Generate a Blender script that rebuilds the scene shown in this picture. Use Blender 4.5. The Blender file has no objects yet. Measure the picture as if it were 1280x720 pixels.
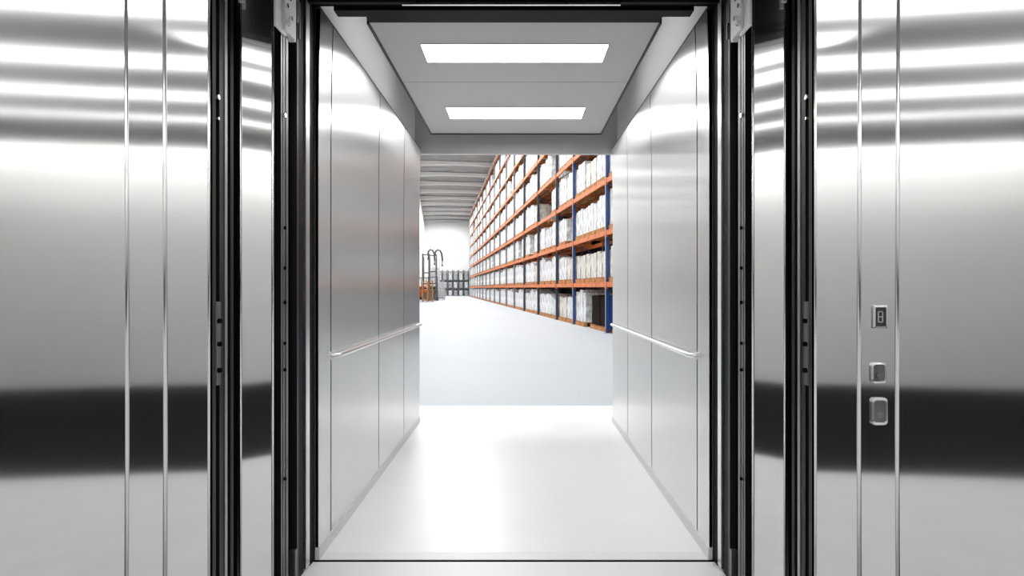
import bpy, bmesh, math, random
from mathutils import Matrix, Vector
random.seed(7)
C = bpy.context.scene.collection
SC = bpy.context.scene
CAMX, CAMZ = 0.02, 1.18

# ------------------------------------------------------------------ materials
def newmat(name):
    m = bpy.data.materials.new(name); m.use_nodes = True
    nt = m.node_tree; b = nt.nodes['Principled BSDF']
    return m, nt, b

def plain(name, col, rough=.5, metal=0.0, noise=0.0, scale=40, spec=.5, stretch=(1, 1, 1), bump=0.0):
    m, nt, b = newmat(name)
    b.inputs['Base Color'].default_value = (*col, 1)
    b.inputs['Roughness'].default_value = rough
    b.inputs['Metallic'].default_value = metal
    b.inputs['Specular IOR Level'].default_value = spec
    if noise or bump:
        tc = nt.nodes.new('ShaderNodeTexCoord'); mp = nt.nodes.new('ShaderNodeMapping')
        mp.inputs['Scale'].default_value = stretch
        n = nt.nodes.new('ShaderNodeTexNoise'); n.inputs['Scale'].default_value = scale
        n.inputs['Detail'].default_value = 3
        nt.links.new(tc.outputs['Object'], mp.inputs[0]); nt.links.new(mp.outputs[0], n.inputs['Vector'])
        if noise:
            r = nt.nodes.new('ShaderNodeValToRGB')
            r.color_ramp.elements[0].position = .3; r.color_ramp.elements[1].position = .7
            r.color_ramp.elements[0].color = (*[max(0, c * (1 - noise)) for c in col], 1)
            r.color_ramp.elements[1].color = (*[min(1, c * (1 + noise * .5)) for c in col], 1)
            nt.links.new(n.outputs['Fac'], r.inputs[0]); nt.links.new(r.outputs[0], b.inputs['Base Color'])
        if bump:
            bp = nt.nodes.new('ShaderNodeBump'); bp.inputs['Strength'].default_value = bump
            bp.inputs['Distance'].default_value = .01
            nt.links.new(n.outputs['Fac'], bp.inputs['Height']); nt.links.new(bp.outputs[0], b.inputs['Normal'])
    return m

def steel(name, tangent, col=(.72, .72, .71), rough=.25, aniso=.75, streak=.03, sc=(1.2, 1.2, 260)):
    m, nt, b = newmat(name)
    b.inputs['Metallic'].default_value = 1
    b.inputs['Roughness'].default_value = rough
    b.inputs['Anisotropic'].default_value = aniso
    cx = nt.nodes.new('ShaderNodeCombineXYZ')
    for i in range(3): cx.inputs[i].default_value = tangent[i]
    nt.links.new(cx.outputs[0], b.inputs['Tangent'])
    tc = nt.nodes.new('ShaderNodeTexCoord'); mp = nt.nodes.new('ShaderNodeMapping')
    mp.inputs['Scale'].default_value = sc
    n = nt.nodes.new('ShaderNodeTexNoise'); n.inputs['Scale'].default_value = 1.0; n.inputs['Detail'].default_value = 2
    nt.links.new(tc.outputs['Object'], mp.inputs[0]); nt.links.new(mp.outputs[0], n.inputs['Vector'])
    r = nt.nodes.new('ShaderNodeValToRGB')
    r.color_ramp.elements[0].color = (*[c * (1 - streak) for c in col], 1)
    r.color_ramp.elements[1].color = (*[min(1, c * (1 + streak)) for c in col], 1)
    nt.links.new(n.outputs['Fac'], r.inputs[0]); nt.links.new(r.outputs[0], b.inputs['Base Color'])
    return m

def emit(name, col, s):
    m, nt, b = newmat(name)
    b.inputs['Base Color'].default_value = (.9, .9, .9, 1)
    b.inputs['Emission Color'].default_value = (*col, 1)
    b.inputs['Emission Strength'].default_value = s
    return m

def wrapmat(name, col):
    # cloudy stretch film with vertical folds
    m, nt, b = newmat(name)
    b.inputs['Roughness'].default_value = .45
    tc = nt.nodes.new('ShaderNodeTexCoord'); mp = nt.nodes.new('ShaderNodeMapping')
    mp.inputs['Scale'].default_value = (9, 9, 3)
    n = nt.nodes.new('ShaderNodeTexNoise'); n.inputs['Scale'].default_value = 1.6; n.inputs['Detail'].default_value = 5
    nt.links.new(tc.outputs['Object'], mp.inputs[0]); nt.links.new(mp.outputs[0], n.inputs['Vector'])
    r = nt.nodes.new('ShaderNodeValToRGB')
    r.color_ramp.elements[0].position = .36; r.color_ramp.elements[1].position = .58
    r.color_ramp.elements[0].color = (*[c * .5 for c in col], 1)
    r.color_ramp.elements[1].color = (*col, 1)
    nt.links.new(n.outputs['Fac'], r.inputs[0]); nt.links.new(r.outputs[0], b.inputs['Base Color'])
    return m

M = {}
M['front'] = steel('brushed_steel_front', (1, 0, 0), (.82, .82, .81), .10, .97)
M['side'] = steel('brushed_steel_car', (0, 1, 0), (.88, .88, .875), .30, 1.0)
M['edge'] = plain('polished_edge', (.85, .85, .84), .22, 1)
M['rail'] = plain('satin_rail', (.8, .8, .79), .3, 1)
M['seam'] = plain('seam_shadow', (.08, .08, .08), .5, .4)  # dark backing colour seen in the panel joints
M['black'] = plain('black_rubber', (.006, .006, .006), .8, 0, spec=.0)
M['blackgloss'] = plain('black_enamel', (.008, .008, .008), .45, 0, spec=.08)
M['darksteel'] = plain('dark_steel', (.07, .07, .07), .42, 1)
M['runner'] = plain('runner_steel', (.5, .5, .5), .4, 1)
M['midsteel'] = plain('galvanised_steel', (.24, .24, .235), .42, 1, noise=.3, scale=8, stretch=(1, 1, .4))
M['zinc'] = plain('zinc_bracket', (.95, .95, .94), .4, 0, noise=.12, scale=60)
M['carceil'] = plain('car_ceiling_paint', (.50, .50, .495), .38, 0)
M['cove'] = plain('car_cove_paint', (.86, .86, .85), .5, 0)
M['carfloor'] = plain('car_floor_vinyl', (.85, .85, .85), .3, 0, noise=.02, scale=3)
M['sill'] = plain('light_sill', (.80, .80, .80), .4, 0)
M['skirting'] = plain('car_skirting', (.66, .66, .66), .35, 0)
M['whitesill'] = plain('white_threshold', (.97, .97, .97), .45, 0)
M['white'] = plain('white_wall', (.88, .88, .87), .6)
M['lobbyceil'] = plain('lobby_ceiling', (.38, .38, .375), .8)
M['lobbydark'] = plain('dark_lobby_carpet', (.007, .0075, .008), .95, noise=.3, scale=90, spec=.1)
M['lobbylight'] = plain('pale_lobby_floor', (.66, .66, .66), .5, noise=.05, scale=6)
M['lamp_car'] = emit('car_lamp', (1, 1, 1), 13)
M['lamp_lobby'] = emit('lobby_lamp', (1, 1, 1), 3.9)
M['whfloor'] = plain('warehouse_concrete', (.56, .59, .62), .6, 0, spec=.3, noise=.04, scale=.25)
M['whwall'] = plain('warehouse_white_wall', (.92, .92, .90), .7)
M['whdark'] = plain('warehouse_dark_cladding', (.018, .012, .012), .8)  # near-black colour stands in for the shade behind and between the loads
M['whbrown'] = plain('dark_brown_cover', (.015, .008, .006), .9, noise=.6, spec=.1, scale=9)  # brown taken near black to carry the shade of the floor bay
M['roof'] = plain('roof_sheet', (.22, .23, .23), .7, noise=.2, scale=1.0)
M['purlin'] = plain('roof_purlin', (.62, .63, .62), .6)
M['orange'] = plain('orange_beam', (.72, .17, .022), .45, noise=.4, scale=5)
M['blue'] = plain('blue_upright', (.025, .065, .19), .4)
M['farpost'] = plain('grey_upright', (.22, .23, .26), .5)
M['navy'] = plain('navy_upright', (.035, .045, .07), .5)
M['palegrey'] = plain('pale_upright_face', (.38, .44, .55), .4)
M['wood'] = plain('pallet_wood', (.50, .22, .07), .8, noise=.45, scale=7)
M['wrapA'] = wrapmat('white_wrap', (.90, .91, .92))
M['wrapB'] = wrapmat('grey_white_wrap', (.78, .79, .81))
M['wrapC'] = wrapmat('beige_white_wrap', (.80, .77, .70))
M['bluebin'] = plain('blue_plastic', (.015, .07, .30), .45)
M['grey'] = plain('machine_grey', (.09, .09, .095), .5, noise=.3, scale=5)
M['lightgrey'] = plain('shelf_grey', (.40, .41, .43), .5, noise=.3, scale=3)
M['tyre'] = plain('tyre_rubber', (.02, .02, .02), .8)
M['glassdark'] = plain('indicator_glass', (.10, .10, .10), .12)
M['lit'] = plain('indicator_grey', (.45, .45, .45), .4)

# ------------------------------------------------------------------ mesh helpers
def box(bm, x0, x1, y0, y1, z0, z1, bev=0.0):
    r = bmesh.ops.create_cube(bm, size=1, matrix=Matrix.Translation(((x0 + x1) / 2, (y0 + y1) / 2, (z0 + z1) / 2)) @
                              Matrix.Diagonal((abs(x1 - x0), abs(y1 - y0), abs(z1 - z0), 1)))
    if bev:
        es = set()
        for v in r['verts']:
            for e in v.link_edges: es.add(e)
        bmesh.ops.bevel(bm, geom=list(es), offset=bev, segments=2, affect='EDGES', profile=.5)
    return bm

def BX(*a, **k): return box(bmesh.new(), *a, **k)

def cyl(bm, p0, p1, r, seg=20, r2=None):
    p0 = Vector(p0); p1 = Vector(p1); d = p1 - p0
    q = Vector((0, 0, 1)).rotation_difference(d).to_matrix().to_4x4()
    bmesh.ops.create_cone(bm, cap_ends=True, segments=seg, radius1=r, radius2=r if r2 is None else r2, depth=d.length,
                          matrix=Matrix.Translation((p0 + p1) / 2) @ q)
    return bm

def tube(bm, pts, r, seg=14):
    pts = [Vector(p) for p in pts]; rings = []
    up = Vector((0, 0, 1))
    for i, p in enumerate(pts):
        a = pts[max(0, i - 1)]; b = pts[min(len(pts) - 1, i + 1)]
        d = (b - a).normalized()
        s = d.cross(up)
        if s.length < 1e-3: s = d.cross(Vector((1, 0, 0)))
        s.normalize(); t = s.cross(d).normalized()
        rings.append([bm.verts.new(p + s * r * math.cos(2 * math.pi * k / seg) + t * r * math.sin(2 * math.pi * k / seg)) for k in range(seg)])
    for i in range(len(rings) - 1):
        for k in range(seg):
            f = bm.faces.new((rings[i][k], rings[i][(k + 1) % seg], rings[i + 1][(k + 1) % seg], rings[i + 1][k])); f.smooth = True
    bm.faces.new(rings[0][::-1]); bm.faces.new(rings[-1])
    return bm

def obj(name, bm, m, parent=None, smooth=False, keep=False):
    bmesh.ops.recalc_face_normals(bm, faces=bm.faces) if not keep else None
    me = bpy.data.meshes.new(name); bm.to_mesh(me); bm.free()
    if smooth:
        for p in me.polygons: p.use_smooth = True
    o = bpy.data.objects.new(name, me); C.objects.link(o)
    if m: me.materials.append(m)
    if parent: o.parent = parent
    return o

def struct(name, bm, m, parent=None, smooth=False):
    o = obj(name, bm, m, parent, smooth)
    if not parent: o['kind'] = 'structure'
    return o

def tag(o, label, cat, group=None):
    o['label'] = label; o['category'] = cat
    if group: o['group'] = group
    return o

def thing(name, label, cat, loc=(0, 0, 0), rz=0, group=None):
    o = bpy.data.objects.new(name, None); C.objects.link(o)
    o.location = loc; o.rotation_euler = (0, 0, rz)
    return tag(o, label, cat, group)

def sempty(name, loc=(0, 0, 0), rz=0):
    o = bpy.data.objects.new(name, None); C.objects.link(o)
    o.location = loc; o.rotation_euler = (0, 0, rz); o['kind'] = 'structure'
    return o

# a thin sheet with a slight bow or twist, as pressed steel panels have
def sheet(axis, a0, a1, z0, z1, pos, thick, disp, na=24, nz=60):
    """axis 'x': spans x a0..a1, faces -y at y=pos. axis 'y': spans y a0..a1, at x=pos; thick signed away from the viewer side."""
    bm = bmesh.new(); G = []
    for i in range(na + 1):
        row = []
        for j in range(nz + 1):
            a = a0 + (a1 - a0) * i / na; z = z0 + (z1 - z0) * j / nz
            d = pos + disp(a, z)
            row.append(bm.verts.new((a, d, z) if axis == 'x' else (d, a, z)))
        G.append(row)
    for i in range(na):
        for j in range(nz):
            f = bm.faces.new((G[i][j], G[i + 1][j], G[i + 1][j + 1], G[i][j + 1])); f.smooth = True
    # rim and back
    def off(v):
        c = v.co.copy()
        if axis == 'x': c.y = pos + thick
        else: c.x = pos + thick
        return bm.verts.new(c)
    for_rim = lambda v: bm.verts.new(v.co)
    loop = [G[i][0] for i in range(na + 1)] + [G[na][j] for j in range(1, nz + 1)] + \
           [G[i][nz] for i in range(na - 1, -1, -1)] + [G[0][j] for j in range(nz - 1, 0, -1)]
    ob = [off(v) for v in loop]; loop = [for_rim(v) for v in loop]
    n = len(loop)
    for k in range(n):
        bm.faces.new((loop[k], ob[k], ob[(k + 1) % n], loop[(k + 1) % n]))
    bm.faces.new(ob)
    return bm

# ================================================================== LIFT CAR
YF, YB = 2.43, 4.93
HW = 0.85
WT = 2.405
CUTS = [2.43, 2.60, 3.49, 4.25, 4.93]
for s, side in ((-1, 'left'), (1, 'right')):
    w = sempty('wall_' + side, (0, 0, 0))
    struct('backing', BX(s * (HW + .012), s * (HW + .05), YF, YB, 0, WT), M['seam'], w)
    for k in range(4):
        y0, y1 = CUTS[k] + .006, CUTS[k + 1] - .006
        if k == 3: y1 = YB
        def disp(a, z, y0=y0, y1=y1, s=s):
            u = (a - y0) / (y1 - y0)
            return s * (-.0012 * math.sin(math.pi * u) - .0100 * max(0, (z - 1.75) / .65) ** 2)
        struct('wall_panel', sheet('y', y0, y1, .05, WT - .012, s * HW, s * .012, disp, 10, 60), M['side'], w)
    b = struct('baseboard_' + side, BX(s * (HW - .006), s * (HW + .012), YF, YB, 0, .052), M['skirting'])
    struct('trim_%d' % (1 if s < 0 else 2), BX(s * (HW - .008), s * (HW + .06), YF, YB, WT - .012, WT, ), M['seam'])
    # cove above the panelling
    struct('wall_' + side + '_cove', BX(s * .89, s * .93, YF + .02, YB, WT, 2.97), M['cove'])
struct('floor', BX(-HW - .05, HW + .05, 2.50, YB, -.06, 0), M['carfloor'])
struct('trim_3', BX(-HW - .05, HW + .05, 2.432, 2.498, -.06, .0005), M['sill'])
cl = sempty('ceiling')
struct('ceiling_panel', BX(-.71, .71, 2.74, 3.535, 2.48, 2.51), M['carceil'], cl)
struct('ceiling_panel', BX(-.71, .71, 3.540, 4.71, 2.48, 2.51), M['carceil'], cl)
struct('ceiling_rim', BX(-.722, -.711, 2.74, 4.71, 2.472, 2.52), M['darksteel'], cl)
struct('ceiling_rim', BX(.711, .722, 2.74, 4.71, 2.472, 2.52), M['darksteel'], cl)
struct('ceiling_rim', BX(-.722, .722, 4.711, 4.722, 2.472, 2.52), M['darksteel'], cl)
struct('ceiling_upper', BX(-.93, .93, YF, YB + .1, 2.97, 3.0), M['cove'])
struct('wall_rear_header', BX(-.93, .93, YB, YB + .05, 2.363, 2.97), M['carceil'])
for i, (y0, y1, lab) in enumerate(((2.985, 3.215, 'near wide rectangular white ceiling light in the lift car'),
                                   (4.03, 4.29, 'far rectangular white ceiling light in the lift car, by the warehouse opening'))):
    t = thing('ceiling_light', lab, 'ceiling light', (0, (y0 + y1) / 2, 2.48))
    h = (y1 - y0) / 2
    fr = bmesh.new()
    for a in ((-.505, .505, -h - .005, -h), (-.505, .505, h, h + .005), (-.505, -.5, -h, h), (.5, .505, -h, h)):
        box(fr, a[0], a[1], a[2], a[3], -.004, .0)
    obj('light_frame', fr, M['carceil'], t)
    obj('diffuser', BX(-.5, .5, -h, h, -.003, -.0002), M['lamp_car'], t)

# front cross bars of the car, black
struct('trim_4', BX(-.71, .71, 2.67, 2.739, 2.478, 2.56), M['blackgloss'])
struct('trim_5', BX(-.795, .795, 2.47, 2.53, 2.405, 2.47), M['blackgloss'])
struct('trim_6', BX(-1.0, 1.0, 2.28, 2.43, 2.402, 2.60), M['black'])
struct('trim_7', BX(-.47, .45, 2.355, 2.366, 2.372, 2.380), M['edge'])
struct('trim_8', BX(-.9, .9, 2.350, 2.372, 2.380, 2.402), M['blackgloss'])

# handrails
for s, side in ((-1, 'left'), (1, 'right')):
    z = .868
    t = thing('handrail', 'slim round steel handrail along the %s wall of the lift car' % side, 'handrail', (s * HW, 3.7, 0))
    xw = 0; xr = -s * .036
    pts = [(xw, -1.115, z), (xr * .55, -1.112, z), (xr * .88, -1.10, z), (xr, -1.07, z)]
    pts += [(xr, -1.07 + k * (2.14 / 8), z) for k in range(1, 9)]
    pts += [(xr * .88, 1.10, z), (xr * .55, 1.112, z), (xw, 1.115, z)]
    obj('rail', tube(bmesh.new(), pts, .0115), M['rail'], t)
    for yy in (-1.113, 1.113):
        obj('rail_flange', cyl(bmesh.new(), (0, yy, z), (-s * .006, yy, z), .018), M['rail'], t)

# ================================================================== LANDING FRONT
YP, YS = 1.79, 2.0
RV = .969      # reveal
JI = .862      # inner jamb edge
for s, side in ((-1, 'left'), (1, 'right')):
    w = sempty('wall_front_' + side)
    def disp(a, z, s=s):
        d = abs(a) - RV
        return -.0135 * d * (z - 1.2) ** 2 + .004
    segs = [(RV, 1.108), (1.118, 1.230), (1.240, 2.1)]
    for k, (a, b) in enumerate(segs):
        x0, x1 = sorted((s * a, s * b))
        struct('cladding_panel', sheet('x', x0, x1, 0, 2.9, YP, .02, disp, 16 if k == 2 else 6, 60), M['front'], w)
    # rolled bright seams between the panels (lean a touch, as in the photo)
    for xc in (1.113, 1.235):
        sm = bmesh.new()
        cyl(sm, (s * (xc + .002), YP + .0035, 2.9), (s * (xc - .004), YP + .0035, 0), .0062, 10)
        struct('seam_bead', sm, M['edge'], w, smooth=True)
    struct('backing', BX(s * RV, s * 2.1, YP + .021, YP + .04, 0, 2.9), M['seam'], w)
    # rolled edge at the reveal
    e = bmesh.new(); cyl(e, (s * (RV + .002), YP + .003, 0), (s * (RV + .002), YP + .003, 2.9), .004, 10)
    struct('edge_bead', e, M['edge'], w, smooth=True)
    # stepped reveal, black with steel runners
    r = sempty('trim_%d' % (9 if s < 0 else 10))
    struct('reveal_backing', BX(s * (RV + .016), s * (RV + .03), YP + .041, YS, 0, 2.9), M['black'], r)
    struct('runner_strip', BX(s * RV, s * (RV + .03), 1.8131, 1.826, 0, 2.9), M['darksteel'], r)
    struct('runner_strip', BX(s * (RV + .002), s * (RV + .03), 1.856, 1.882, 0, 2.9), M['darksteel'], r)
    struct('runner_strip', BX(s * (RV - .001), s * (RV + .03), 1.886, 1.902, 0, 2.9), M['runner'], r)
    struct('runner_strip', BX(s * (RV + .002), s * (RV + .03), 1.928, 1.948, 0, 2.9), M['darksteel'], r)
    # steel jamb strip facing the lobby
    x0, x1 = sorted((s * JI, s * (RV - .001)))
    jt = sempty('trim_%d' % (11 if s < 0 else 12))
    # splayed a little towards the opening
    def dz(a, z, s=s): return .018 * (.915 - abs(a)) / .05
    struct('jamb_face', sheet('x', x0 + .004, x1 - .006, 0, 2.9, YS, .03, dz, 8, 60), M['front'], jt)
    for xx in (JI + .003, RV - .006):
        e = bmesh.new(); cyl(e, (s * xx, YS + .018 * (.915 - xx) / .05 - .002, 0), (s * xx, YS + .018 * (.915 - xx) / .05 - .002, 2.9), .0042, 10)
        struct('edge_bead', e, M['edge'], jt, smooth=True)
    # holed lock plate in the reveal with dark bolts
    pl = thing('bolt_plate', 'grey plate with a column of black bolts in the %s outer door recess' % side, 'bracket', (s * RV, 1.842, .86))
    obj('plate', BX(-s * .004, s * .014, -.013, .0135, 0, .275, bev=.002), M['midsteel'], pl)
    for zz in (.05, .136, .212):
        obj('bolt', cyl(bmesh.new(), (-s * .0035, -.004, zz), (-s * .013, -.004, zz), .0085, 6), M['black'], pl)
    for zz, lab in ((1.806, 'upper'), (1.736, 'lower')):
        bo = thing('stud', '%s small bright stud in the %s outer door recess' % (lab, side), 'stud', (s * (RV), 1.836, zz))
        obj('stud_head', cyl(bmesh.new(), (s * .012, 0, 0), (-s * .008, 0, 0), .0085 if lab == 'upper' else .005, 12), M['edge'], bo)
    # ---- door pocket: leaves slid open, leading edges towards the opening
    pk = sempty('trim_%d' % (13 if s < 0 else 14))
    struct('pocket_lining', BX(s * (JI + .03), s * (JI + .05), YS + .03, YF, -.02, 2.95), M['black'], pk)
    struct('rubber_buffer', BX(s * (JI + .002), s * (JI + .03), YS + .031, 2.085, 0, 2.4), M['black'], pk)  # plain black blocks filling the space between the door leaves
    struct('rubber_buffer', BX(s * (JI + .003), s * (JI + .03), 2.38, YF - .001, 0, 2.402), M['blackgloss'], pk)
    struct('rubber_buffer', BX(s * (JI + .010), s * (JI + .03), 2.262, 2.322, 0, 2.4), M['blackgloss'], pk)
    d1 = sempty('door_%d' % (1 if s < 0 else 2))
    struct('door_leaf', BX(s * (JI + .004), s * (JI + .55), 2.088, 2.105, .01, 2.36), M['midsteel'], d1)
    struct('leading_edge', BX(s * (JI + .002), s * (JI + .03), 2.1055, 2.15, .01, 2.36), M['midsteel'], d1)
    struct('edge_groove', BX(s * (JI + .0005), s * (JI + .0045), 2.122, 2.132, .05, 2.30), M['darksteel'], d1)
    for yy in (285, 335, 378, 429, 462, 598):
        zz = CAMZ + (360 - yy) / 700 * 2.12
        struct('bolt', cyl(bmesh.new(), (s * (JI + .005), 2.115, zz), (s * (JI - .004), 2.115, zz), .0065, 8), M['black'], d1)
    zz = CAMZ + (360 - 145) / 700 * 2.12
    struct('bolt', cyl(bmesh.new(), (s * (JI + .005), 2.113, zz), (s * (JI - .004), 2.113, zz), .0085, 10), M['edge'], d1)
    d2 = sempty('door_%d' % (3 if s < 0 else 4))
    struct('door_leaf', BX(s * (JI + .002), s * (JI + .55), 2.236, 2.252, .01, 2.40), M['darksteel'], d2)
    d3 = sempty('door_%d' % (5 if s < 0 else 6))
    struct('door_leaf', BX(s * (JI + .002), s * (JI + .6), 2.332, 2.372, .01, 2.40), M['rail'], d3)
    # hanger bracket with roller at the head of the landing door
    hb = thing('door_hanger', 'pale metal door hanger bracket at the top of the %s door recess' % side, 'bracket', (s * JI, 2.02, 2.13))
    obj('plate', BX(s * .02, -s * .006, .0, .10, .0, .4, bev=.004), M['zinc'], hb)
    obj('flange', BX(s * .02, -s * .016, .060, .155, .012, .4, bev=.004), M['zinc'], hb)
    obj('tab', BX(s * .02, -s * .008, .158, .185, .015, .4, bev=.004), M['zinc'], hb)
    obj('tab', BX(s * .02, -s * .004, .205, .225, .11, .34, bev=.004), M['midsteel'], hb)
    obj('tab', BX(s * .02, -s * .004, .228, .24, .05, .2, bev=.003), M['midsteel'], hb)
    for (yy, zz, rr) in ((.075, .04, .011), (.10, .07, .009), (.062, .10, .009), (.085, .14, .012)):
        obj('bolt', cyl(bmesh.new(), (-s * .014, yy, zz), (-s * .026, yy, zz), rr, 8), M['edge'], hb)
    # small white tab at the head of the jamb strip
    tg = thing('jamb_clip', 'small white clip at the top outer edge of the %s steel jamb' % side, 'clip', (s * (RV - .018), YS - .034, 2.180))
    obj('clip_body', BX(-.009, .009, -.008, .002, 0, .05, bev=.002), M['zinc'], tg)
    # guide shoe at the sill
    gs = thing('guide_shoe', 'short dark steel guide shoe at the foot of the %s door recess' % side, 'guide shoe', (s * (JI + .002), 2.205, .0))
    obj('shoe', BX(s * .02, -s * .006, 0, .022, .0, .145, bev=.002), M['midsteel'], gs)
    obj('shoe_foot', BX(s * .03, -s * .01, -.03, .03, .0, .012, bev=.002), M['darksteel'], gs)
    struct('wall_lobby_' + side, BX(s * 2.1, s * 7.0, YP, YP + .1, 0, 2.97), M['white'])
struct('wall_transom', BX(-RV, RV, YP, YP + .035, 2.135, 2.97), M['front'])
struct('ceiling_shaft', BX(-1.5, 1.5, YP + .04, 2.43, 3.0, 3.03), M['black'])
struct('trim_15', BX(-RV, RV, YP, 2.412, -.06, 0), M['sill'])
struct('trim_16', BX(-HW - .05, HW + .05, 2.416, 2.4315, -.08, -.0015), M['black'])

# ================================================================== LOBBY behind the camera
struct('floor_lobby', BX(-7, 7, -.02, YP, -.06, 0), M['lobbylight'])
struct('floor_lobby_dark', BX(-7, 7, -3.3, -.02, -.06, 0), M['lobbydark'])
struct('wall_lobby_back', BX(-7, 7, -3.4, -3.3, 0, 2.97), M['white'])
struct('wall_lobby_far_left', BX(-7.1, -7, -3.4, YP + .1, 0, 2.97), M['white'])
struct('wall_lobby_far_right', BX(7, 7.1, -3.4, YP + .1, 0, 2.97), M['white'])
struct('ceiling_lobby', BX(-7.1, 7.1, -3.4, YP + .04, 2.97, 3.03), M['lobbyceil'])
for (L0, L1, lab) in ((3.12, 3.68, 'wide linear lobby light nearest the lift'), (3.97, 4.12, 'short linear lobby light centred before the lift'), (4.38, 4.54, 'second linear lobby light from the lift'),
                      (5.17, 5.29, 'third linear lobby light from the lift'), (5.90, 5.96, 'narrow linear lobby light farthest from the lift')):
    y1, y0 = YP * 2 - L0, YP * 2 - L1
    t = thing('linear_light', lab, 'ceiling light', (0, (y0 + y1) / 2, 2.97))
    h = (y1 - y0) / 2
    hx = 2.3 if 'short' in lab else 6.0
    obj('housing', BX(-hx - .02, hx + .02, -h - .02, h + .02, -.012, -.0005), M['white'], t)
    obj('diffuser', BX(-hx, hx, -h, h, -.02, -.0125), M['lamp_lobby'], t)

struct('trim_18', BX(-7, 7, -3.05, -3.02, 2.82, 2.97), M['lobbyceil'])  # unseen lip added to hide the wall fill light
def area(name, loc, sx, sy, power, rot=(0, 0, 0), col=(1, 1, 1)):
    l = bpy.data.lights.new(name, 'AREA'); l.shape = 'RECTANGLE'; l.size = sx; l.size_y = sy; l.energy = power; l.color = col
    o = bpy.data.objects.new(name, l); C.objects.link(o); o.location = loc; o.rotation_euler = rot
    return o
area('wall_washer', (0, -3.06, 2.91), 13.6, .06, 160, (math.radians(-62), 0, 0))  # added fill light, brightens the back wall reflected in the steel
for s in (-1, 1):
    area('cove_strip', (s * .60, 3.40, 2.56), 1.2, .03, 1.0, (0, math.radians(-s * 90), math.radians(90) if 0 else 0)).rotation_euler = Vector((s, 0, .25)).to_track_quat('-Z', 'Y').to_euler()  # added fill lights above the ceiling panel, brighten the cove walls
# ================================================================== CONTROLS on the right post
def fixture(name, label, cat, px, py, w, h, kind):
    x = CAMX + (px - 648) / 391.0; z = CAMZ + (360 - py) / 391.0
    t = thing(name, label, cat, (x, YP - .0003, z))
    W, H = w / 391 / 2, h / 391 / 2
    fr = bmesh.new()
    r = min(W, H) * (.18 if kind == 0 else .5)
    # rounded rectangular bezel ring
    def rr(W, H, r, n=6):
        P = []
        for cx, cz, a0 in ((W - r, H - r, 0), (-W + r, H - r, 90), (-W + r, -H + r, 180), (W - r, -H + r, 270)):
            for k in range(n + 1):
                a = math.radians(a0 + 90 * k / n); P.append((cx + r * math.cos(a), cz + r * math.sin(a)))
        return P
    O = rr(W, H, r); I = rr(W * .74, H * .82, r * .7); n = len(O)
    L = []
    for P, y in ((O, .002), (O, -.0025), (I, -.004), (I, .002)):
        L.append([fr.verts.new((p[0], y, p[1])) for p in P])
    for a in range(3):
        for k in range(n):
            fr.faces.new((L[a][k], L[a][(k + 1) % n], L[a + 1][(k + 1) % n], L[a + 1][k]))
    obj('bezel', fr, M['edge'], t)
    ic = bmesh.new(); J = rr(W * .74, H * .82, r * .7)
    f0 = [ic.verts.new((p[0], -.0015, p[1])) for p in J]; f1 = [ic.verts.new((p[0], .001, p[1])) for p in J]
    ic.faces.new(f0)
    for k in range(n): ic.faces.new((f0[k], f1[k], f1[(k + 1) % n], f0[(k + 1) % n]))
    obj('button' if kind else 'display', ic, M['midsteel'] if kind else M['darksteel'], t)
    if kind == 0:
        g = bmesh.new()
        for (cx, cz, ww, hh) in ((0, H * .45, W * .28, .0014), (0, 0, W * .28, .0014), (0, -H * .45, W * .28, .0014),
                                 (-W * .3, 0, .0014, H * .45), (W * .3, H * .22, .0014, H * .2), (W * .3, -H * .22, .0014, H * .2)):
            box(g, cx - ww, cx + ww, -.0025, -.0015, cz - hh, cz + hh)
        obj('display_mark', g, M['lit'], t)
    else:
        obj('key', cyl(bmesh.new(), (0, -.003, -H * .25), (0, -.007, -H * .25), W * .42, 16), M['edge'] if kind == 2 else M['midsteel'], t)
fixture('floor_indicator', 'small square cornered indicator on the right steel post, topmost of three', 'indicator', 1100, 396, 18, 29, 0)
fixture('call_button', 'rounded call button on the right steel post, middle of three', 'button', 1098, 466, 19, 26, 1)
fixture('key_switch', 'tall rounded key switch on the right steel post, lowest of three', 'switch', 1099, 514, 20, 34, 2)

# ================================================================== REAR THRESHOLD, WAREHOUSE
struct('trim_17', BX(-1.05, 1.05, YB, 5.62, -.06, .0), M['whitesill'])
for s, side in ((-1, 'left'), (1, 'right')):
    struct('wall_landing_' + side, BX(s * 1.05, s * 1.15, YB, 5.5, -.06, 2.75), M['whwall'])
    struct('wall_warehouse_front_' + side, BX(s * 1.15, s * 9, 5.3, 5.5, 0, 11.2), M['whwall'])
struct('wall_warehouse_head', BX(-1.15, 1.15, 5.3, 5.5, 2.7, 11.2), M['whwall'])
struct('ceiling_landing', BX(-1.05, 1.05, YB + .06, 5.3, 2.7, 2.75), M['whwall'])

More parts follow.
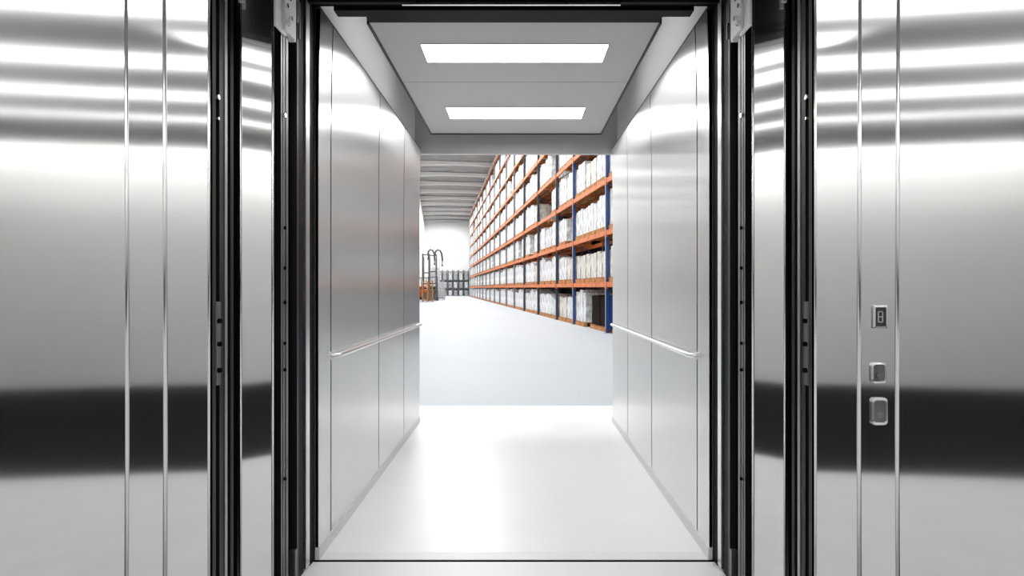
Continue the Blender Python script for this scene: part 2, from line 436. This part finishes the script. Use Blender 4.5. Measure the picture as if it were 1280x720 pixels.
P0 = Vector((2.38, 14.0, 0)); ANG = math.atan(.1457)
cA, sA = math.cos(ANG), math.sin(ANG)
def W(a, t, z=0): return Vector((P0.x + a * cA - t * sA, P0.y + a * sA + t * cA, z))
def rk(o): o.location = P0; o.rotation_euler = (0, 0, ANG); return o
TF = 72.6; AL = -6.2
struct('floor_warehouse', BX(-16, 10, 5.62, 90, -.06, 0), M['whfloor'])
rk(struct('wall_warehouse_right', BX(1.35, 1.5, -9, TF + .2, 0, 11.2), M['whdark']))  # set close behind the rack as a dark backdrop for its shade
rk(struct('wall_warehouse_left', BX(AL - .15, AL, -9, TF + .2, 0, 11.2), M['whwall']))
rk(struct('wall_warehouse_far', BX(AL - .15, 1.5, TF, TF + .2, 0, 11.2), M['whwall']))
rf = rk(sempty('ceiling_warehouse'))
corr = bmesh.new()
n = 170; prev = None
for i in range(n + 1):
    t = -9.5 + (TF + 10) * i / n; z = 11.25 + (.05 if i % 2 else 0)
    v = [corr.verts.new((AL - .2, t, z)), corr.verts.new((1.6, t, z)), corr.verts.new((1.6, t, z + .03)), corr.verts.new((AL - .2, t, z + .03))]
    if prev:
        for k in range(4): corr.faces.new((prev[k], prev[(k + 1) % 4], v[(k + 1) % 4], v[k]))
    else: corr.faces.new(v)
    prev = v
corr.faces.new(prev)
struct('roof_sheet', corr, M['roof'], rf)
for k in range(18):
    t = -3 + k * 4.3
    if t > TF - .5: break
    # shallow arched beam, deeper at its ends
    bm = bmesh.new(); rows = []
    for i in range(13):
        a = AL + (1.35 - AL) * i / 12; u = 2 * i / 12 - 1
        zb = 10.98 - .16 * u * u
        rows.append([bm.verts.new((a, t - .12, zb)), bm.verts.new((a, t + .12, zb)), bm.verts.new((a, t + .12, 11.24)), bm.verts.new((a, t - .12, 11.24))])
    for i in range(12):
        for q in range(4): bm.faces.new((rows[i][q], rows[i][(q + 1) % 4], rows[i + 1][(q + 1) % 4], rows[i + 1][q]))
    bm.faces.new(rows[0]); bm.faces.new(rows[-1][::-1])
    struct('roof_beam', bm, M['purlin'], rf)

def area(name, loc, sx, sy, power, rot=(0, 0, 0), col=(1, 1, 1)):
    l = bpy.data.lights.new(name, 'AREA'); l.shape = 'RECTANGLE'; l.size = sx; l.size_y = sy; l.energy = power; l.color = col
    o = bpy.data.objects.new(name, l); C.objects.link(o); o.location = loc; o.rotation_euler = rot
    return o
for k in range(10):
    area('high_bay_lamp', W(-3.0, -5 + k * 8.1, 10.85), 2.6, 1.4, 560 if k < 7 else 680, (0, 0, ANG), (.97, .99, 1))

# ---- racking
UT = [-2.9, .6, 4.17, 6.75, 10.6, 14.56, 18.3, 22.05, 25.8, 29.5, 33.2, 36.9, 40.6, 44.3, 48.0, 51.7, 55.4, 59.1, 62.4]
LV = [0.0] + [1.33 + 1.35 * k for k in range(8)]     # top-of-beam heights, level 0 is the floor
RT = 10.95
rack = rk(thing('pallet_rack', 'tall blue and orange pallet racking along the right of the aisle', 'racking'))
for i, t in enumerate(UT):
    m = bmesh.new()
    for a in (0, 1.0):
        box(m, a, a + .09, t - .035, t + .035, .0, RT)
    # bracing of the side frame
    z = .2; f = 0
    while z < RT - 1.2:
        p, q = ((.06, t, z), (1.03, t, z + .62)) if f % 2 == 0 else ((1.03, t, z), (.06, t, z + .62))
        cyl(m, p, q, .016, 6); z += .62; f += 1
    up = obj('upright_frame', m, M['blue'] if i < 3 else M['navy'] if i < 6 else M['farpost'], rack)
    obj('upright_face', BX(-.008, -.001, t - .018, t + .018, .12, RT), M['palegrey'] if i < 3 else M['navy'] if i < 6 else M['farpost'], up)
    obj('foot_plate', BX(-.05, .14, t - .08, t + .08, 0, .012), M['palegrey'], up)
for k in range(1, 9):
    z = LV[k]
    for i in range(8):
        m = bmesh.new()
        for a in (.0, 1.02):
            box(m, a, a + .05, UT[i] + .046, UT[i + 1] - .046, z - .125, z)
            box(m, a - .012, a + .05, UT[i] + .046, UT[i] + .062, z - .17, z + .02)
            box(m, a - .012, a + .05, UT[i + 1] - .062, UT[i + 1] - .046, z - .17, z + .02)
        box(m, .055, 1.015, UT[i] + 1.0, UT[i] + 1.06, z - .05, z - .005)
        box(m, .055, 1.015, UT[i + 1] - 1.06, UT[i + 1] - 1.0, z - .05, z - .005)
        obj('load_beam', m, M['orange'], rack)
    m = bmesh.new()
    for a in (.0, 1.02): box(m, a - .012, a + .04, UT[8] + .046, UT[-1] + .05, z - .125, z)
    obj('long_load_beam', m, M['orange'], rack)
# blue side sheets on the near frame
for (z0, z1) in ((.10, 1.0), (2.78, 3.60)):
    obj('side_sheet', BX(.10, .98, UT[1] - .05, UT[1] - .044, z0, z1), M['bluebin'], rack)

# ---- wrapped pallet loads
def pallet_bm(w=1.1, d=.95):
    m = bmesh.new()
    for a in (.0, (d - .1) / 2, d - .1): box(m, a, a + .1, 0, w, .022, .11)
    for k in range(7):
        y = k * (w - .1) / 6; box(m, 0, d, y, y + .1, .11, .132)
    for a in (.0, (d - .1) / 2, d - .1): box(m, a, a + .1, 0, w, 0, .022)
    return m
def load_bm(seed, h, w=1.1, d=.95):
    rnd = random.Random(seed); m = bmesh.new()
    cols = 4
    for k in range(cols):
        y0 = .01 + k * (w - .02) / cols; y1 = y0 + (w - .02) / cols - .004
        hh = h - rnd.random() * .11
        box(m, .02 + rnd.random() * .03, d - .02, y0, y1, .133, .133 + hh, bev=.018)
    bmesh.ops.subdivide_edges(m, edges=[e for e in m.edges if e.calc_length() > .3], cuts=3, use_grid_fill=True)
    for v in m.verts:
        if v.co.z > .15: v.co.x += rnd.uniform(-.008, .008); v.co.z += rnd.uniform(-.008, .008)
    return m
pm = obj('pallet', pallet_bm(), M['wood']).data
protos = []
for k in range(7):
    h = [.86, .80, 1.0, .74, .90, .70, .95][k]
    o = obj('wrapped_load', load_bm(k, h), [M['wrapA'], M['wrapB'], M['wrapA'], M['wrapC'], M['wrapA'], M['wrapB'], M['wrapA']][k])
    protos.append(o)
p_pal = bpy.data.objects['pallet']
ORD = ['floor', 'first', 'second', 'third', 'fourth', 'fifth', 'sixth', 'seventh', 'eighth']
NUM = ['first', 'second', 'third', 'fourth', 'fifth', 'sixth', 'seventh', 'eighth', 'ninth', 'tenth', 'eleventh', 'twelfth', 'thirteenth', 'fourteenth', 'fifteenth']
EMPTY = {(0, 0), (0, 1), (0, 2), (2, 4), (3, 7), (3, 8), (4, 6), (2, 10)}
slots = []
for i in range(len(UT) - 1):
    w = UT[i + 1] - UT[i] - .1; nn = 3 if w > 3 else 2
    for q in range(nn):
        step = w / nn
        slots.append(UT[i] + .05 + step * q + (step - 1.1) / 2)
cand = []
for k in range(0, 9):
    ci = -1
    for t in slots:
        if t < -1.4: continue
        ci += 1
        c = W(0, t + .55, LV[k])
        if LV[k] > .252 * c.y + 1.18: continue
        if (k, ci) in EMPTY: continue
        if ci > 12 and random.random() < .05: continue
        vi = random.randrange(7)
        if (k >= 4 or t > 12) and vi in (1, 3, 4, 5): vi = (2, 6)[vi % 2]
        if k == 1 and ci in (2, 3): vi = 3
        cand.append((t, k, vi))
cand.sort()
near, far = cand[:300], cand[300:]
first = True; seen = {}
for (t, k, vi) in near:
    n_ = seen[k] = seen.get(k, 0) + 1
    if n_ <= 12:
        lab = ('white wrapped pallet load on the floor under the racking, %s from its near end' % NUM[n_ - 1]) if k == 0 else \
              ('white wrapped pallet load on the %s rack level up, %s from its near end' % (ORD[k], NUM[n_ - 1]))
        grp = 'wrapped pallet loads on the racking'
    else:
        lab = 'small white pallet load on the floor far down the racking' if k == 0 else \
              'small white pallet load far down the %s rack level up' % ORD[k]
        grp = 'far wrapped loads on the %s level' % ORD[k]
    e = thing('pallet_load', lab, 'pallet load', W(.06, t, LV[k] + .001), ANG, grp)
    a = p_pal if first else p_pal.copy()
    if not first: C.objects.link(a)
    first = False
    a.parent = e
    b = protos[vi].copy(); C.objects.link(b); b.parent = e
if far:
    bm = bmesh.new()
    for (t, k, vi) in far:
        for me_, mi in ((p_pal.data, 0), (protos[vi].data, 1 if vi in (1, 5) else 2)):
            n0 = len(bm.faces); nv = len(bm.verts)
            bm.from_mesh(me_)
            bm.verts.ensure_lookup_table(); bm.faces.ensure_lookup_table()
            for v in bm.verts[nv:]: v.co += Vector((.06, t, LV[k] + .001))
            for f in bm.faces[n0:]: f.material_index = mi
    me = bpy.data.meshes.new('distant_pallet_loads'); bm.to_mesh(me); bm.free()
    for q in ('wood', 'wrapB', 'wrapA'): me.materials.append(M[q])
    o = rk(bpy.data.objects.new('distant_pallet_loads', me)); C.objects.link(o)
    tag(o, 'most distant mass of tiny white loads at the far end of the racking', 'pallet loads'); o['kind'] = 'stuff'
print('LOADS', len(near), len(far), 'far from t =', far[0][0] if far else None)
for o in protos: bpy.data.objects.remove(o)
e = thing('covered_load', 'dark brown covered load on the floor beside the blue crate under the racking', 'pallet load', W(.10, .70, 0), ANG)  # dark goods, their colour also stands in for shade in this bay
obj('pallet', pallet_bm(1.75, .95), M['wood'], e)
dc = load_bm(31, .86, 1.74, .95)
obj('cover', dc, M['whbrown'], e)
e = thing('blue_crate', 'tall dark blue crate on a pallet at the near end of the racking floor', 'crate', W(.12, -.62, 0), ANG)
obj('pallet', pallet_bm(1.05, .95), M['wood'], e)
cb = BX(.03, .92, .03, 1.02, .133, .98, bev=.015)
for k in range(5): box(cb, .01, .03, .1 + k * .2, .14 + k * .2, .16, .95)
box(cb, .01, .94, .01, 1.04, .94, .99)
obj('crate_body', cb, M['bluebin'], e)

# ---- left of the aisle
def px(x, d): return CAMX + (x - 648) / 700 * d
def stack(pxx, d, n, lab, m='wood', rz=ANG):
    e = thing('pallet_stack', lab, 'pallet stack', (px(pxx, d), d, 0), rz)
    for k in range(n):
        b = bmesh.new()
        for a in (0, .42, .84): box(b, a, a + .1, 0, 1.1, .0, .11)
        for q in range(7): box(b, 0, .94, q * .166, q * .166 + .1, .11, .135)
        o = obj('pallet', b, M[m], e); o.location = (random.uniform(-.03, .03), 0, k * .137)
stack(527.5, 47.5, 13, 'tall stack of orange brown pallets by the left edge of the opening')
def roll_cage(pxx, d, lab, h=2.3, fill=True):
    e = thing('roll_cage', lab, 'roll cage', (px(pxx, d), d, 0), ANG, 'steel roll cages left of the aisle')
    f = bmesh.new()
    for (x, y) in ((0, 0), (.9, 0), (0, .8), (.9, .8)): cyl(f, (x, y, .15), (x, y, h), .025, 8)
    for k in range(9):
        z = .25 + k * (h - .3) / 8
        for (p, q) in (((0, 0), (.9, 0)), ((0, 0), (0, .8)), ((.9, 0), (.9, .8))):
            cyl(f, (*p, z), (*q, z), .014, 6)
    for k in range(1, 6): cyl(f, (.15 * k, 0, .15), (.15 * k, 0, h), .010, 6)
    obj('cage_frame', f, M['lightgrey'], e)
    obj('cage_base', BX(-.02, .92, -.02, .82, .13, .17), M['grey'], e)
    for (x, y) in ((.08, .08), (.82, .08), (.08, .72), (.82, .72)):
        obj('caster', cyl(bmesh.new(), (x - .02, y, .065), (x + .02, y, .065), .065, 14), M['tyre'], e)
    if fill: obj('cargo', BX(.07, .83, .07, .73, .171, h * .8, bev=.03), M['wrapB'], e)
def order_picker(pxx, d, lab, H=4.7, body='grey', rz=0.0):
    e = thing('forklift', lab, 'forklift', (px(pxx, d), d, 0), ANG + rz, 'lift trucks left of the aisle')
    b = BX(-.5, .5, .0, 1.3, .12, 1.05, bev=.08)
    box(b, -.42, .42, 1.0, 1.45, .2, 1.35, bev=.06)
    obj('truck_body', b, M[body], e)
    ms = bmesh.new()
    for x in (-.40, .28): box(ms, x, x + .12, -.22, -.10, .06, H)
    for x in (-.27, .21): box(ms, x, x + .05, -.30, -.22, .06, H - .3)
    for z in (.5, 1.6, 2.7, H - .1): box(ms, -.36, .37, -.2, -.12, z - .06, z + .04)
    obj('mast', ms, M['grey'], e)
    fk = bmesh.new()
    box(fk, -.4, .4, -.34, -.31, .1, .75)
    for x in (-.28, .16): box(fk, x, x + .12, -1.4, -.34, .06, .11)
    obj('fork', fk, M['grey'], e)
    g = bmesh.new()
    for x in (-.42, .42):
        tube(g, [(x, .05, 1.0), (x, .10, 1.8), (x, .2, 2.15), (x, .6, 2.25), (x, 1.1, 2.2), (x, 1.3, 1.9), (x, 1.35, 1.3)], .035, 8)
    for k in range(6): box(g, -.42, .42, .2 + k * .17, .25 + k * .17, 2.18, 2.24)
    obj('overhead_guard', g, M['grey'], e)
    obj('seat', BX(-.25, .25, .55, 1.0, 1.05, 1.25, bev=.05), M['tyre'], e)
    hs = tube(bmesh.new(), [(.2, -.16, H - .6), (.2, -.16, H), (.25, -.16, H + .25), (.45, -.16, H + .42), (.68, -.16, H + .34), (.82, -.16, H + .05), (.88, -.16, H - .5), (.86, -.16, H - 1.1)], .09, 8)
    obj('hose', hs, M['grey'], e)
    for (x, y) in ((-.45, .15), (.45, .15), (-.45, 1.15), (.45, 1.15)):
        obj('wheel', cyl(bmesh.new(), (x - .07, y, .17), (x + .07, y, .17), .17, 18), M['tyre'], e)
order_picker(541, 52, 'grey lift truck with tall mast and looping hose beside pallet stack', 4.3)
order_picker(532, 56, 'grey lift truck with tall mast, partly hidden behind pallet stack', 4.6, 'orange', .3)
roll_cage(544, 58, 'wire roll cage of goods just right of the lift trucks')
roll_cage(545, 55, 'low wire roll cage of goods, rightmost beside the lift trucks', 1.7)
roll_cage(539, 62, 'tallest wire cage of goods behind the lift trucks', 4.3)

# ---- row of shelving across the far wall
for k in range(7):
    a = AL + 1.1 + k * .80
    names = NUM
    e = thing('shelving_unit', 'tall grey shelving unit at the far wall, %s from the left' % NUM[k], 'shelving', W(a, TF - .95, 0), ANG, 'shelving units along the far wall')
    f = bmesh.new()
    for (x, y) in ((0, 0), (.66, 0), (0, .7), (.66, .7)): box(f, x, x + .07, y, y + .07, 0, 3.9)
    obj('shelf_frame', f, M['grey'], e)
    for z in (1.1, 2.3, 3.6):
        obj('shelf', BX(0, .73, 0, .77, z, z + .07), M['grey'], e)
    for z, hh in ((.02, .8), (1.18, .9), (2.38, 1.0)):
        obj('goods', BX(.1, .62, .05, .6, z, z + hh, bev=.03), M['wrapB'] if (k + int(z)) % 2 else M['lightgrey'], e)

# ================================================================== world, camera, view
w = bpy.data.worlds.new('World'); SC.world = w; w.use_nodes = True
w.node_tree.nodes['Background'].inputs[0].default_value = (.6, .65, .7, 1)
w.node_tree.nodes['Background'].inputs[1].default_value = .3
cam = bpy.data.cameras.new('Camera'); co = bpy.data.objects.new('Camera', cam); C.objects.link(co)
co.location = (CAMX, 0, CAMZ); co.rotation_euler = (math.pi / 2, 0, 0)
cam.sensor_width = 36; cam.lens = 700 / 1280 * 36; cam.shift_x = -8 / 1280; cam.clip_start = .05; cam.clip_end = 300
SC.camera = co
SC.view_settings.view_transform = 'Standard'; SC.view_settings.look = 'None'
SC.view_settings.exposure = 0.0; SC.view_settings.gamma = 1; SC.view_settings.use_curve_mapping = False
SC.cycles.use_denoising = True
SC.cycles.max_bounces = 10; SC.cycles.diffuse_bounces = 5; SC.cycles.glossy_bounces = 8
SC.cycles.sample_clamp_indirect = 8
